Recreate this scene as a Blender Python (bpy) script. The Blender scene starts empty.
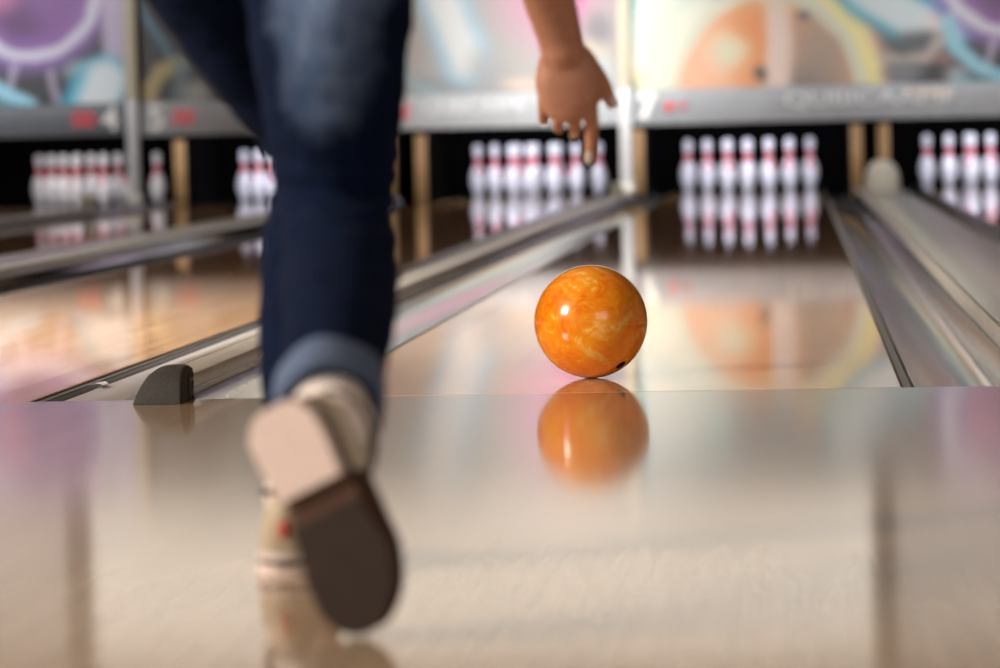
import bpy, bmesh, math, random
from mathutils import Vector, Matrix, noise
random.seed(4)
PI = math.pi
scene = bpy.context.scene
COL = scene.collection.objects

# ------------------------------------------------------------------ helpers
def lin(c):
    return tuple(((v/255)/12.92 if v/255 <= .04045 else ((v/255+.055)/1.055)**2.4) for v in c)

def mat(name, rgb, rough=.5, metal=0.0, spec=.5, coat=0.0, coat_rough=.05, emit=None, estr=1.0):
    m = bpy.data.materials.new(name); m.use_nodes = True
    b = m.node_tree.nodes['Principled BSDF']
    b.inputs['Base Color'].default_value = (*lin(rgb), 1)
    b.inputs['Roughness'].default_value = rough
    b.inputs['Metallic'].default_value = metal
    b.inputs['Specular IOR Level'].default_value = spec
    b.inputs['Coat Weight'].default_value = coat
    b.inputs['Coat Roughness'].default_value = coat_rough
    if emit:
        b.inputs['Emission Color'].default_value = (*lin(emit), 1)
        b.inputs['Emission Strength'].default_value = estr
    return m

class NT:
    """small shader-graph writer"""
    def __init__(s, m):
        s.t = m.node_tree; s.b = s.t.nodes['Principled BSDF']
    def n(s, typ, **kw):
        nd = s.t.nodes.new(typ)
        for k, v in kw.items():
            if k in nd.inputs.keys() if isinstance(k, str) else False: nd.inputs[k].default_value = v
            else: setattr(nd, k, v)
        return nd
    def link(s, a, b): s.t.links.new(a, b)
    def coord(s, scale=(1,1,1)):
        tc = s.n('ShaderNodeTexCoord'); mp = s.n('ShaderNodeMapping')
        mp.inputs['Scale'].default_value = scale
        s.link(tc.outputs['Object'], mp.inputs['Vector']); return mp.outputs['Vector']
    def noise(s, vec, scale, detail=4, rough=.5, dist=0.0):
        nd = s.n('ShaderNodeTexNoise'); nd.inputs['Scale'].default_value = scale
        nd.inputs['Detail'].default_value = detail; nd.inputs['Roughness'].default_value = rough
        nd.inputs['Distortion'].default_value = dist
        s.link(vec, nd.inputs['Vector']); return nd.outputs['Fac']
    def ramp(s, fac, stops):
        r = s.n('ShaderNodeValToRGB'); e = r.color_ramp.elements
        while len(e) < len(stops): e.new(.5)
        for el, (p, c) in zip(e, stops):
            el.position = p; el.color = (*c, 1)
        s.link(fac, r.inputs['Fac']); return r.outputs['Color']
    def math(s, op, a, b=None):
        nd = s.n('ShaderNodeMath', operation=op)
        for i, v in enumerate((a, b)):
            if v is None: continue
            if isinstance(v, (int, float)): nd.inputs[i].default_value = v
            else: s.link(v, nd.inputs[i])
        return nd.outputs[0]
    def mix(s, fac, a, b, mode='MIX'):
        nd = s.n('ShaderNodeMix', data_type='RGBA', blend_type=mode)
        for i, v in ((0, fac), (6, a), (7, b)):
            if isinstance(v, (int, float)): nd.inputs[i].default_value = v
            elif isinstance(v, tuple): nd.inputs[i].default_value = (*v, 1)
            else: s.link(v, nd.inputs[i])
        return nd.outputs[2]
    def bump(s, h, strength=.2, dist=.01):
        nd = s.n('ShaderNodeBump'); nd.inputs['Strength'].default_value = strength; nd.inputs['Distance'].default_value = dist
        s.link(h, nd.inputs['Height']); s.link(nd.outputs['Normal'], s.b.inputs['Normal'])

def grain(name, rgb_a, rgb_b, scale, rough=.5, metal=0, bump=0.0, coat=0, spec=.5, nscale=6):
    m = mat(name, rgb_a, rough, metal, coat=coat, spec=spec); g = NT(m)
    f = g.noise(g.coord(scale), nscale, 6, .6)
    g.link(g.ramp(f, [(.3, lin(rgb_a)), (.7, lin(rgb_b))]), g.b.inputs['Base Color'])
    if bump: g.bump(f, bump, .004)
    return m

def wood_boards(name, cols, width, rough, coat=.0, coat_rough=.03, length=1.4):
    m = mat(name, cols[0], rough, coat=coat, coat_rough=coat_rough); g = NT(m)
    tc = g.n('ShaderNodeTexCoord'); sx = g.n('ShaderNodeSeparateXYZ'); g.link(tc.outputs['Object'], sx.inputs[0])
    bx = g.math('FLOOR', g.math('DIVIDE', sx.outputs['X'], width))
    wn0 = g.n('ShaderNodeTexWhiteNoise', noise_dimensions='1D'); g.link(bx, wn0.inputs['W'])
    by = g.math('FLOOR', g.math('ADD', g.math('DIVIDE', sx.outputs['Y'], length), g.math('MULTIPLY', wn0.outputs['Value'], 7.3)))
    cmb = g.n('ShaderNodeCombineXYZ'); g.link(bx, cmb.inputs[0]); g.link(by, cmb.inputs[1])
    wn = g.n('ShaderNodeTexWhiteNoise', noise_dimensions='2D'); g.link(cmb.outputs[0], wn.inputs['Vector'])
    base = g.ramp(wn.outputs['Value'], [(0, lin(cols[0])), (.5, lin(cols[1])), (1, lin(cols[2]))])
    f = g.noise(g.coord((55, 1.6, 1)), 1.0, 6, .65, .4)
    gr = g.ramp(f, [(.35, (.80, .74, .66)), (.6, (1, 1, 1))])
    c = g.mix(.8, base, gr, 'MULTIPLY')
    fr = g.math('FRACT', g.math('DIVIDE', sx.outputs['X'], width))
    seam = g.math('LESS_THAN', fr, .035)
    c = g.mix(g.math('MULTIPLY', seam, .35), c, lin((95, 70, 48)))
    g.link(c, g.b.inputs['Base Color'])
    return m

def new_obj(name, bm, material=None, parent=None, smooth=True, mats=None):
    me = bpy.data.meshes.new(name)
    bmesh.ops.recalc_face_normals(bm, faces=bm.faces)
    bm.to_mesh(me); bm.free()
    for m in (mats or ([material] if material else [])): me.materials.append(m)
    if smooth:
        for p in me.polygons: p.use_smooth = True
        try: me.set_sharp_from_angle(angle=math.radians(38))
        except Exception: pass
    o = bpy.data.objects.new(name, me); COL.link(o)
    if parent: o.parent = parent
    return o

def tag(o, label=None, cat=None, group=None, kind=None):
    if label: o['label'] = label
    if cat: o['category'] = cat
    if group: o['group'] = group
    if kind: o['kind'] = kind
    return o

def empty(name, loc, label, cat, group=None):
    o = bpy.data.objects.new(name, None); COL.link(o); o.location = loc; o.empty_display_size = .1
    return tag(o, label, cat, group)

def box(bm, x0, x1, y0, y1, z0, z1, bevel=0, seg=2, mi=0):
    vs = [bm.verts.new((x, y, z)) for x in (x0, x1) for y in (y0, y1) for z in (z0, z1)]
    idx = [(0,1,3,2), (4,6,7,5), (0,4,5,1), (2,3,7,6), (0,2,6,4), (1,5,7,3)]
    fs = [bm.faces.new([vs[i] for i in q]) for q in idx]
    for f in fs: f.material_index = mi
    if bevel:
        es = list({e for f in fs for e in f.edges})
        bmesh.ops.bevel(bm, geom=es, offset=bevel, segments=seg, affect='EDGES', profile=.5, material=mi)

def boxo(name, dims, material, parent=None, bevel=0, smooth=True):
    bm = bmesh.new(); box(bm, *dims, bevel=bevel); return new_obj(name, bm, material, parent, smooth)

def prism(bm, prof, y0, y1, mi=0):
    """closed (x,z) outline swept along Y"""
    a = [bm.verts.new((x, y0, z)) for x, z in prof]; b = [bm.verts.new((x, y1, z)) for x, z in prof]
    n = len(prof)
    for i in range(n):
        f = bm.faces.new((a[i], a[(i+1) % n], b[(i+1) % n], b[i])); f.material_index = mi
    f = bm.faces.new(a[::-1]); f.material_index = mi
    f = bm.faces.new(b); f.material_index = mi

def lathe(bm, prof, seg=32, axis=None, mi=None):
    """profile of (r, z); r = 0 closes it"""
    rings = []
    for r, z in prof:
        if r < 1e-6: rings.append([bm.verts.new((0, 0, z))])
        else: rings.append([bm.verts.new((r*math.cos(2*PI*k/seg), r*math.sin(2*PI*k/seg), z)) for k in range(seg)])
    for j in range(len(rings)-1):
        A, B = rings[j], rings[j+1]
        for k in range(seg):
            k2 = (k+1) % seg
            if len(A) == 1 and len(B) == 1: continue
            if len(A) == 1: f = bm.faces.new((A[0], B[k2], B[k]))
            elif len(B) == 1: f = bm.faces.new((A[k], A[k2], B[0]))
            else: f = bm.faces.new((A[k], A[k2], B[k2], B[k]))
            if mi: f.material_index = mi(j, k)

def spline(pts, n):
    """Catmull-Rom through tuples of any length"""
    out = []; P = [pts[0]] + list(pts) + [pts[-1]]
    for i in range(1, len(P)-2):
        p0, p1, p2, p3 = P[i-1], P[i], P[i+1], P[i+2]
        for k in range(n):
            t = k/n
            out.append(tuple(.5*((2*b)+(-a+c)*t+(2*a-5*b+4*c-d)*t*t+(-a+3*b-3*c+d)*t**3) for a, b, c, d in zip(p0, p1, p2, p3)))
    out.append(tuple(pts[-1])); return out

def limb(bm, pts, n=6, seg=20, cap=True, flat=None, flat_axis=(1,0,0)):
    """tapered round tube through (x,y,z,r); flat squeezes it across flat_axis"""
    S = spline(pts, n); C = [Vector(s[:3]) for s in S]; R = [max(.001, s[3]) for s in S]
    T = [(C[min(i+1, len(C)-1)]-C[max(i-1, 0)]).normalized() for i in range(len(C))]
    if cap:
        h0, h1 = [], []
        for a in (.25, .6, .9):
            h0.append((C[0]-T[0]*R[0]*math.cos(a*PI/2 if a else 0), R[0]*math.sin(a*PI/2), T[0]))
            h1.append((C[-1]+T[-1]*R[-1]*math.cos(a*PI/2), R[-1]*math.sin(a*PI/2), T[-1]))
        C = [h[0] for h in h0]+C+[h[0] for h in h1[::-1]]; R = [h[1] for h in h0]+R+[h[1] for h in h1[::-1]]; T = [h[2] for h in h0]+T+[h[2] for h in h1[::-1]]
    up = Vector((0, 0, 1)) if abs(T[0].z) < .9 else Vector((0, 1, 0))
    rings = []
    for c, r, t in zip(C, R, T):
        u = (up-t*up.dot(t)).normalized(); v = t.cross(u); up = u
        ring = []
        for k in range(seg):
            d = (u*math.cos(2*PI*k/seg)+v*math.sin(2*PI*k/seg))*r
            if flat:
                fa = Vector(flat_axis); fa = (fa-t*fa.dot(t)).normalized()
                d -= fa*d.dot(fa)*(1-flat)
            ring.append(bm.verts.new(c+d))
        rings.append(ring)
    for A, B in zip(rings, rings[1:]):
        for k in range(seg): bm.faces.new((A[k], A[(k+1) % seg], B[(k+1) % seg], B[k]))
    bm.faces.new(rings[0][::-1]); bm.faces.new(rings[-1])

def ball_at(bm, c, r, sc=(1,1,1)):
    g = bmesh.ops.create_uvsphere(bm, u_segments=20, v_segments=12, radius=r)
    for v in g['verts']: v.co = Vector((v.co.x*sc[0], v.co.y*sc[1], v.co.z*sc[2]))+Vector(c)

def fuse(o, voxel, smooth_it=4, disp=None):
    """weld the overlapping volumes of o into one continuous skin"""
    r = o.modifiers.new('r', 'REMESH'); r.mode = 'VOXEL'; r.voxel_size = voxel
    s = o.modifiers.new('s', 'SMOOTH'); s.factor = .5; s.iterations = smooth_it
    dg = bpy.context.evaluated_depsgraph_get(); dg.update()
    me = bpy.data.meshes.new_from_object(o.evaluated_get(dg)); o.modifiers.clear()
    old = o.data; ms = list(old.materials); o.data = me; bpy.data.meshes.remove(old)
    me.materials.clear()
    for m in ms: me.materials.append(m)
    if disp:
        nrm = [v.normal.copy() for v in me.vertices]
        for v, nn in zip(me.vertices, nrm): v.co += nn*disp(v.co)
    for p in me.polygons: p.use_smooth = True
    return o

def text_obj(name, s, size, loc, material, parent, depth=.004, width=None, bold=0.0):
    cu = bpy.data.curves.new(name, 'FONT'); cu.body = s; cu.size = size; cu.extrude = depth; cu.offset = bold; cu.align_x = 'CENTER'; cu.align_y = 'CENTER'
    t = bpy.data.objects.new(name+'_tmp', cu); COL.link(t)
    dg = bpy.context.evaluated_depsgraph_get(); dg.update()
    me = bpy.data.meshes.new_from_object(t.evaluated_get(dg)); COL.unlink(t); bpy.data.objects.remove(t)
    w = max(v.co.x for v in me.vertices)-min(v.co.x for v in me.vertices)
    k = (width/w) if width else 1
    for v in me.vertices: v.co = Vector((v.co.x*k, -v.co.z, v.co.y))+Vector(loc)
    me.materials.clear(); me.materials.append(material); me.name = name
    o = bpy.data.objects.new(name, me); COL.link(o); o.parent = parent
    return o

# ------------------------------------------------------------------ dimensions (metres; foul line at y = 0)
HL = .5334                       # half lane
S1, S2 = 1.589, 1.785            # lane spacing inside a pair / across the ball return
LANES = {'A': -(2*S1+S2), 'B': -(S1+S2), 'C': -S1, 'D': 0.0, 'E': S2}
PIN_Y = 18.29
MASK_Y = 16.80

# ------------------------------------------------------------------ materials
M_appr = wood_boards('approach_wood', [(172, 150, 127), (178, 156, 132), (165, 143, 120)], .057, .085, length=1.1)
M_lane = wood_boards('lane_wood', [(226, 184, 144), (233, 194, 154), (216, 172, 132)], .0274, .042, length=1.6)
M_lane.node_tree.nodes['Principled BSDF'].inputs['Specular IOR Level'].default_value = .36
M_deck = mat('pin_deck', (52, 44, 38), .03)
M_edge = mat('edge_strip', (58, 54, 50), .3, .1)
M_edge_dark = mat('edge_dark', (34, 31, 29), .4)
M_gutter = grain('gutter_grey', (124, 124, 123), (140, 139, 137), (3, 1, 3), .12, spec=.6)
M_rail = grain('rail_silver', (205, 202, 192), (180, 177, 168), (30, 1.2, 30), .34, .35)
M_rail_dark = mat('rail_slot', (48, 46, 44), .4, .3)
M_bumper = grain('bumper_grey', (165, 162, 166), (182, 178, 182), (20, 1, 20), .3, .2)
M_rubber = grain('black_rubber', (40, 40, 40), (58, 57, 56), (30, 30, 30), .75, bump=.25)
M_chrome = mat('chrome', (225, 225, 225), .15, 1)
M_hood = grain('hood_pale', (242, 240, 226), (206, 205, 194), (9, 9, 9), .55)
M_cap_top = grain('cap_brushed', (178, 177, 172), (206, 204, 198), (1.5, 22, 4), .27, .55)
M_cap_side = mat('cap_side', (26, 26, 27), .07)
M_kick = grain('kickback_ply', (224, 180, 120), (200, 154, 98), (4, 4, 18), .5)
M_black = mat('pit_black', (8, 8, 9), .9, spec=.05)
M_darkwall = mat('pit_side', (12, 12, 13), .9, spec=.05)
M_post = grain('post_grey', (190, 190, 192), (176, 177, 180), (3, 3, 1), .45, .1)
M_post_trim = mat('post_cream', (196, 186, 165), .5)
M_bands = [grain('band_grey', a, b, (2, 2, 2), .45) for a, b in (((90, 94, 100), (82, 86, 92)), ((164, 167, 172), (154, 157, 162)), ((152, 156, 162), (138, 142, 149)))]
M_band_frame = mat('mask_frame', (96, 98, 102), .5)
M_num = mat('number_white', (238, 238, 232), .5)
M_logo = mat('logo_white', (208, 209, 213), .5)
M_red = mat('led_red', (200, 30, 45), .4, emit=(255, 60, 75), estr=.25)
M_red_dim = mat('led_red_dim', (175, 95, 105), .4, emit=(200, 60, 75), estr=.12)
M_disp = mat('display_grey', (150, 150, 154), .35)
M_pin = mat('pin_white', (236, 235, 240), .25, coat=.4)
M_pin_red = mat('pin_red', (204, 12, 44), .3, coat=.3)
M_fascia = mat('fascia_cream', (234, 230, 222), .7)
M_wall = mat('wall_grey', (176, 171, 165), .8)
M_trim_dark = mat('trim_dark', (92, 86, 78), .6)
M_ceil = mat('ceiling_paint', (196, 186, 172), .8)

# ------------------------------------------------------------------ setting
def struct(o): o['kind'] = 'structure'; return o
struct(boxo('floor', (-9, 7, -9, -.003, -.14, 0), M_appr, smooth=False))
struct(boxo('floor_under_lanes', (-9, 7, .0, 20.2, -.2, -.14), M_black, smooth=False))
struct(boxo('wall_back', (-9, 7, 20.0, 20.2, -.14, 3.3), M_black, smooth=False))
struct(boxo('wall_left', (-9.2, -9, -9, 20.2, -.14, 3.3), M_wall, smooth=False))
struct(boxo('wall_right', (7, 7.2, -9, 20.2, -.14, 3.3), M_wall, smooth=False))
struct(boxo('ceiling', (-9.2, 7.2, -9, 20.2, 3.3, 3.4), M_ceil, smooth=False))
# fascia above the mural panels: pale centre bay between darker bays
struct(boxo('wall_fascia', (-4.72, .92, 16.95, 17.05, 2.03, 3.3), M_fascia, smooth=False))
struct(boxo('wall_fascia_left', (-9, -4.72, 16.95, 17.05, 2.03, 3.3), M_wall, smooth=False))
struct(boxo('wall_fascia_right', (.92, 7, 16.95, 17.05, 2.03, 3.3), M_wall, smooth=False))
struct(boxo('trim_1', (-4.79, -4.65, 16.80, 16.95, 2.05, 3.3), M_trim_dark, bevel=.01))
struct(boxo('trim_2', (.84, .98, 16.80, 16.95, 2.05, 3.3), M_trim_dark, bevel=.01))

def lane(xc):
    bm = bmesh.new()
    box(bm, xc-HL, xc+HL, .003, 17.7, -.12, 0, bevel=.0015, seg=1)
    box(bm, xc-HL, xc+HL, 17.7, 19.3, -.12, 0, mi=3)
    for s in (-1, 1):           # dark gap, grey edge strip, dark gap
        x0, x1 = sorted((xc+s*(HL+.003), xc+s*(HL+.021))); box(bm, x0, x1, .003, 19.3, -.10, -.004, bevel=.002, seg=1, mi=1)
        x0, x1 = sorted((xc+s*(HL), xc+s*(HL+.003))); box(bm, x0, x1, .003, 19.3, -.10, -.0015, mi=2)
        x0, x1 = sorted((xc+s*(HL+.021), xc+s*(HL+.030))); box(bm, x0, x1, .003, 19.3, -.10, -.016, mi=2)
    return struct(new_obj('lane', bm, mats=[M_lane, M_edge, M_edge_dark, M_deck]))
for k, x in LANES.items(): lane(x)

def gutter(x0, x1, lane_right, zd):
    """trough whose divider side stands a little higher than its lane side"""
    dep, th = .050, .006
    zl, zr = (zd, -.018) if lane_right else (-.018, zd)
    xc, hw = (x0+x1)/2, (x1-x0)/2
    def pt(a, o=0):
        u = math.cos(a); return (xc+hw*u, zl+(zr-zl)*(u+1)/2-o-dep*math.sin(a)**.8)
    out = [pt(PI-PI*k/24) for k in range(25)]; inn = [pt(PI*k/24, th) for k in range(25)]
    bm = bmesh.new(); prism(bm, out+inn, .004, 19.2)
    return struct(new_obj('gutter', bm, M_gutter))
E_ = HL+.030
NARROW = {'AB': (LANES['A']+LANES['B'])/2, 'CD': (LANES['C']+LANES['D'])/2}
WIDE = {'BC': (LANES['B']+LANES['C'])/2, 'DE': (LANES['D']+LANES['E'])/2}
NW, WW = .045, .148
for xd, l, r, hw in ((NARROW['AB'], 'A', 'B', NW), (WIDE['BC'], 'B', 'C', WW), (NARROW['CD'], 'C', 'D', NW), (WIDE['DE'], 'D', 'E', WW)):
    zd = .020 if hw == NW else -.04
    gutter(LANES[l]+E_, xd-hw, False, -.03 if hw == NW else zd); gutter(xd+hw, LANES[r]-E_, True, zd)

# ------------------------------------------------------------------ lane dividers
def narrow_divider(xc, y_knob, label, bumper=True):
    t = empty('lane_divider', (xc, 0, 0), label, 'lane divider')
    bm = bmesh.new()
    prism(bm, [(-.036, -.13), (.036, -.13), (.036, .019), (.043, .0205), (.043, .032), (.040, .044), (.034, .047), (-.016, .047), (-.018, .041), (-.022, .041), (-.024, .046), (-.040, .046), (-.043, .04), (-.043, .0205), (-.036, .019)], .023, 16.6)
    new_obj('rail', bm, M_rail, t)
    # rubber end cap: quarter-round wedge with a square recess in its side
    bm = bmesh.new()
    top = [(-.115, 0.001), (-.109, .022), (-.098, .040), (-.080, .054), (-.056, .063), (-.028, .066), (.0, .063), (.022, .058)]
    rings = []
    for y, z in top:
        w = .0425
        ring = [(-w, 0.0005)]+[(-w+.058*(1-math.cos(a)), .001+(z-.001)*math.sin(a)**.85) for a in [PI/2*k/9 for k in range(1, 10)]]
        ring += [(w-.008+.008*math.sin(a), z-.10*z*(1-math.cos(a))) for a in [PI/2*k/4 for k in range(5)]]+[(w, .0005)]
        rings.append([bm.verts.new((x, y, zz)) for x, zz in ring])
    m_ = len(rings[0])
    for A, B in zip(rings, rings[1:]):
        for k in range(m_): bm.faces.new((A[k], A[(k+1) % m_], B[(k+1) % m_], B[k]))
    bm.faces.new(rings[0]); bm.faces.new(rings[-1][::-1])
    # square recess with a raised block in the right-hand side
    box(bm, .040, .0445, -.034, .020, .001, .050, bevel=.0015, seg=1)
    c = new_obj('end_cap', bm, M_rubber, t); c['label'] = 'black rubber end cap'
    bm = bmesh.new(); box(bm, .0440, .0455, -.024, .012, .008, .040, bevel=.0008, seg=1); new_obj('side_recess', bm, M_rail_dark, c)
    bm = bmesh.new(); box(bm, .0450, .0470, -.012, .004, .012, .034, bevel=.001, seg=1); new_obj('recess_block', bm, M_rubber, c)
    bm = bmesh.new(); lathe(bm, [(0, -.022), (.03, -.02), (.042, 0), (.046, .02), (.042, .045), (.028, .062), (0, .068)], 20)
    for v in bm.verts: v.co += Vector((0, y_knob, .069))
    new_obj('end_knob', bm, M_hood, t)
    if bumper:
        bm = bmesh.new()
        prism(bm, [(-.226, -.050), (-.136, -.050), (-.122, -.042), (-.118, -.028), (-.124, -.014), (-.142, -.005), (-.205, -.004), (-.222, -.012)], .01, 16.4)
        g = new_obj('folded_bumper', bm, M_bumper, t)
        bm = bmesh.new()
        prism(bm, [(-.222, -.012), (-.196, -.006), (-.194, .003), (-.200, .006), (-.218, .004), (-.226, -.004)], .34, .40)
        new_obj('clip', bm, M_chrome, g)
    return t
narrow_divider(NARROW['CD'], 15.3, 'narrow silver lane divider with black rubber end cap, left of the orange ball', True)
narrow_divider(NARROW['AB'], 15.0, 'narrow silver lane divider far left, ending below the number 4 and 5', False)

def wide_divider(xc, label, y_h, hood=True):
    t = empty('ball_return_cover', (xc, 0, 0), label, 'lane divider')
    bm = bmesh.new(); h = WW
    prism(bm, [(-h, -.13), (h, -.13), (h, .012), (h-.006, .034), (h-.02, .041), (-h+.02, .041), (-h+.006, .034), (-h, .012)], .03, 16.5)
    o = new_obj('side_panel', bm, M_cap_side, t)
    bm = bmesh.new(); prism(bm, [(-h+.012, .0405), (h-.012, .0405), (h-.012, .047), (h-.016, .050), (-h+.016, .050), (-h+.012, .047)], .03, 16.5)
    new_obj('top_plate', bm, M_cap_top, t)
    bm = bmesh.new(); prism(bm, [(-h-.001, .026), (-h+.014, .044), (-h+.022, .052), (-h+.012, .055), (-h, .049), (-h-.005, .036)], .03, 16.5)
    new_obj('edge_moulding', bm, M_rail, t)
    if not hood: return t
    # rounded hood over the ball exit at the far end
    bm = bmesh.new()
    S = [(-.42, .085, .02), (-.34, .10, .10), (-.2, .11, .155), (0, .115, .185), (.15, .11, .185), (.22, .095, .17), (.24, .07, .12)]
    rings = []
    for y, w, z in S:
        rings.append([bm.verts.new((.012+w*math.copysign(abs(math.cos(a))**.8, math.cos(a)), y_h+y, .05+z*abs(math.sin(a))**.75)) for a in [PI*k/18 for k in range(19)]])
    for A, B in zip(rings, rings[1:]):
        for k in range(18): bm.faces.new((A[k], A[k+1], B[k+1], B[k]))
        bm.faces.new((A[-1], A[0], B[0], B[-1]))
    bm.faces.new(rings[0]); bm.faces.new(rings[-1][::-1])
    hd = new_obj('hood', bm, M_hood, t); hd['label'] = 'pale rounded hood'
    return t
wide_divider(WIDE['DE'], 'wide brushed silver divider with pale rounded hood, right of the orange ball', 15.6)
wide_divider(WIDE['BC'], 'wide silver divider running behind the bowler towards the left', 15.6, False)

# ------------------------------------------------------------------ pin decks: kickback boards
def kick(x, label):
    t = empty('kickback_board', (x, 17.9, 0), label, 'side board', 'kickback boards of the pin decks')
    bm = bmesh.new(); box(bm, -.035, .035, .02, 1.9, -.13, .95); new_obj('panel', bm, M_darkwall, t, False)
    bm = bmesh.new(); box(bm, -.04, .04, -.02, .02, -.13, .47, bevel=.004); e = new_obj('front_edge', bm, M_kick, t); e['label'] = 'pale plywood front edge'
for x, l in ((NARROW['AB']+.06, 'plywood edged side board between the far left pins and the next rack'),
             (WIDE['BC']-.09, 'plywood edged side board hidden mostly behind the jeans'),
             (WIDE['BC']+.135, 'plywood edged side board just right of the jeans'),
             (NARROW['CD']+.022, 'plywood edged side board beside the pale post by the hand'),
             (WIDE['DE']-.105, 'plywood edged side board standing left behind the pale hood'),
             (WIDE['DE']+.085, 'plywood edged side board standing right behind the pale hood')):
    kick(x, l)

# ------------------------------------------------------------------ mural panels
def sm(a, b, x):
    t = max(0, min(1, (x-a)/(b-a))); return t*t*(3-2*t)
def seg_d(p, a, b):
    ax, ay = a; bx, by = b; px, py = p; dx, dy = bx-ax, by-ay
    t = max(0, min(1, ((px-ax)*dx+(py-ay)*dy)/(dx*dx+dy*dy+1e-9)))
    return math.hypot(px-ax-t*dx, py-ay-t*dy)
def poly_d(p, pts): return min(seg_d(p, a, b) for a, b in zip(pts, pts[1:]))
def over(c, col, k): return tuple(u+(v-u)*k for u, v in zip(c, col))
def blob(c, p, ctr, rx, ry, col, soft=.4, k=1):
    d = math.hypot((p[0]-ctr[0])/rx, (p[1]-ctr[1])/ry); return over(c, col, k*(1-sm(1-soft, 1+soft, d)))
def stroke(c, p, pts, r, col, soft=.5, k=1):
    return over(c, col, k*(1-sm(r*(1-soft), r*(1+soft), poly_d(p, pts))))
def arc(cx, cy, rx, ry, a0, a1, n=14):
    return [(cx+rx*math.cos(math.radians(a0+(a1-a0)*i/n)), cy+ry*math.sin(math.radians(a0+(a1-a0)*i/n))) for i in range(n+1)]
def wob(p, s, amp):
    v = noise.noise_vector(Vector((p[0]/s, p[1]/s, 1.7))); return (p[0]+amp*v.x, p[1]+amp*v.y)

# drawing units: 1/145 m, b grows downwards
ORANGE_RING = arc(770, 112, 106, 132, -175, 0, 26)+[(876, 112)]
RING = arc(1011, -34, 69, 69, 0, 360, 40)
def art_planets(p):
    p = wob(p, 26, 3.0)
    c = (50, 50, 55)
    c = blob(c, p, (700, -60), 150, 60, (120, 165, 185), .8, .7)
    c = blob(c, p, (655, 40), 75, 100, (226, 230, 226), .5)
    c = stroke(c, p, [(634, -110), (636, 60)], 6, (58, 160, 178), .8)
    c = stroke(c, p, [(720, -45), (690, 0), (664, 26)], 9, (128, 200, 208), .8, .9)
    c = blob(c, p, (646, 52), 14, 26, (198, 216, 228), .8)
    c = blob(c, p, (668, 62), 26, 30, (234, 232, 200), .8)
    c = blob(c, p, (640, 73), 13, 9, (206, 200, 110), .7)
    c = blob(c, p, (634, 82), 9, 8, (62, 62, 58), .6)
    # orange planet
    c = blob(c, p, (690, 60), 60, 90, (232, 230, 212), .6, .9)
    rr = ORANGE_RING[16:]
    c = stroke(c, p, rr, 24, (226, 184, 160), .7)
    c = stroke(c, p, rr, 12, (240, 228, 160), .6)
    d = math.hypot((p[0]-770)/100, (p[1]-112)/126)
    if d < 1.25:
        q = (236, 166, 122)
        q = blob(q, p, (715, 85), 45, 60, (238, 184, 152), .8)
        q = blob(q, p, (757, 20), 20, 75, (228, 146, 88), .8)
        q = blob(q, p, (733, 48), 18, 16, (222, 218, 190), .9)
        q = blob(q, p, (822, 70), 34, 62, (172, 152, 138), .8)
        q = blob(q, p, (800, 95), 30, 25, (138, 128, 124), .9)
        q = stroke(q, p, [(779, -30), (784, 40), (780, 95)], 12, (234, 212, 202), .6)
        q = blob(q, p, (764, 70), 7, 7, (98, 88, 90), .5); q = blob(q, p, (809, 14), 6, 5, (88, 92, 104), .5)
        q = blob(q, p, (770, -18), 70, 22, (226, 196, 150), .9, .6)
        c = over(c, q, 1-sm(.90, 1.02, d))
        c = over(c, (216, 222, 204), .85*(sm(.86, .95, d)-sm(1.0, 1.06, d)))
    # blue comet band and its tail
    band = [(842, -40), (880, 0), (915, 22), (948, 28)]
    c = stroke(c, p, band, 27, (52, 158, 190), .35)
    c = stroke(c, p, band, 19, (202, 216, 222), .45)
    c = stroke(c, p, [(900, -20), (935, 0), (952, 20)], 7, (60, 160, 188), .7)
    c = blob(c, p, (936, 26), 10, 9, (224, 214, 214), .7)
    c = blob(c, p, (920, 45), 26, 12, (84, 86, 92), .7)
    c = stroke(c, p, [(944, 40), (930, 58), (905, 62), (886, 58)], 6, (176, 164, 158), .8)
    c = blob(c, p, (905, 74), 20, 11, (118, 120, 128), .6)
    c = blob(c, p, (945, 60), 9, 6, (150, 108, 104), .8)
    c = blob(c, p, (958, 82), 12, 14, (176, 176, 186), .8)
    # purple planet in a white ring
    d = math.hypot(p[0]-1011, p[1]+34)
    c = over(c, (150, 112, 186), .9*(1-sm(72, 100, d)))
    for e in ((985, 76), (950, 20), (1040, 90), (1090, -90), (940, -90)):
        c = stroke(c, p, [(1011+(e[0]-1011)*.7, -34+(e[1]+34)*.7), e], 4, (186, 176, 200), .8, .8)
    q = over((124, 80, 142), (96, 58, 108), 1-sm(5, 40, math.hypot(p[0]-996, p[1]-4)))
    q = over(q, (206, 118, 146), .9*(1-sm(2, 38, math.hypot(p[0]-978, p[1]+34))))
    q = over(q, (140, 100, 166), sm(40, 68, d))
    c = over(c, q, 1-sm(64, 70, d))
    c = over(c, (206, 206, 218), .95*(1-sm(3, 8.5, abs(d-69))))
    c = over(c, (190, 178, 204), sm(1078, 1090, p[0])*(1-sm(34, 62, p[1])))
    c = blob(c, p, (1062, 52), 16, 10, (186, 208, 214), .8, .8)
    blobp = [(1060, 98), (1074, 74), (1084, 62)]
    c = stroke(c, p, blobp, 26, (44, 152, 186), .3)
    c = stroke(c, p, [(1070, 100), (1080, 76), (1086, 62)], 23, (218, 228, 232), .5)
    c = stroke(c, p, [(950, 26), (960, 54), (982, 72), (1008, 84)], 7.5, (146, 200, 220), .6)
    c = stroke(c, p, [(962, 84), (1006, 92)], 6, (92, 176, 190), .8, .8)
    return c
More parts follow.
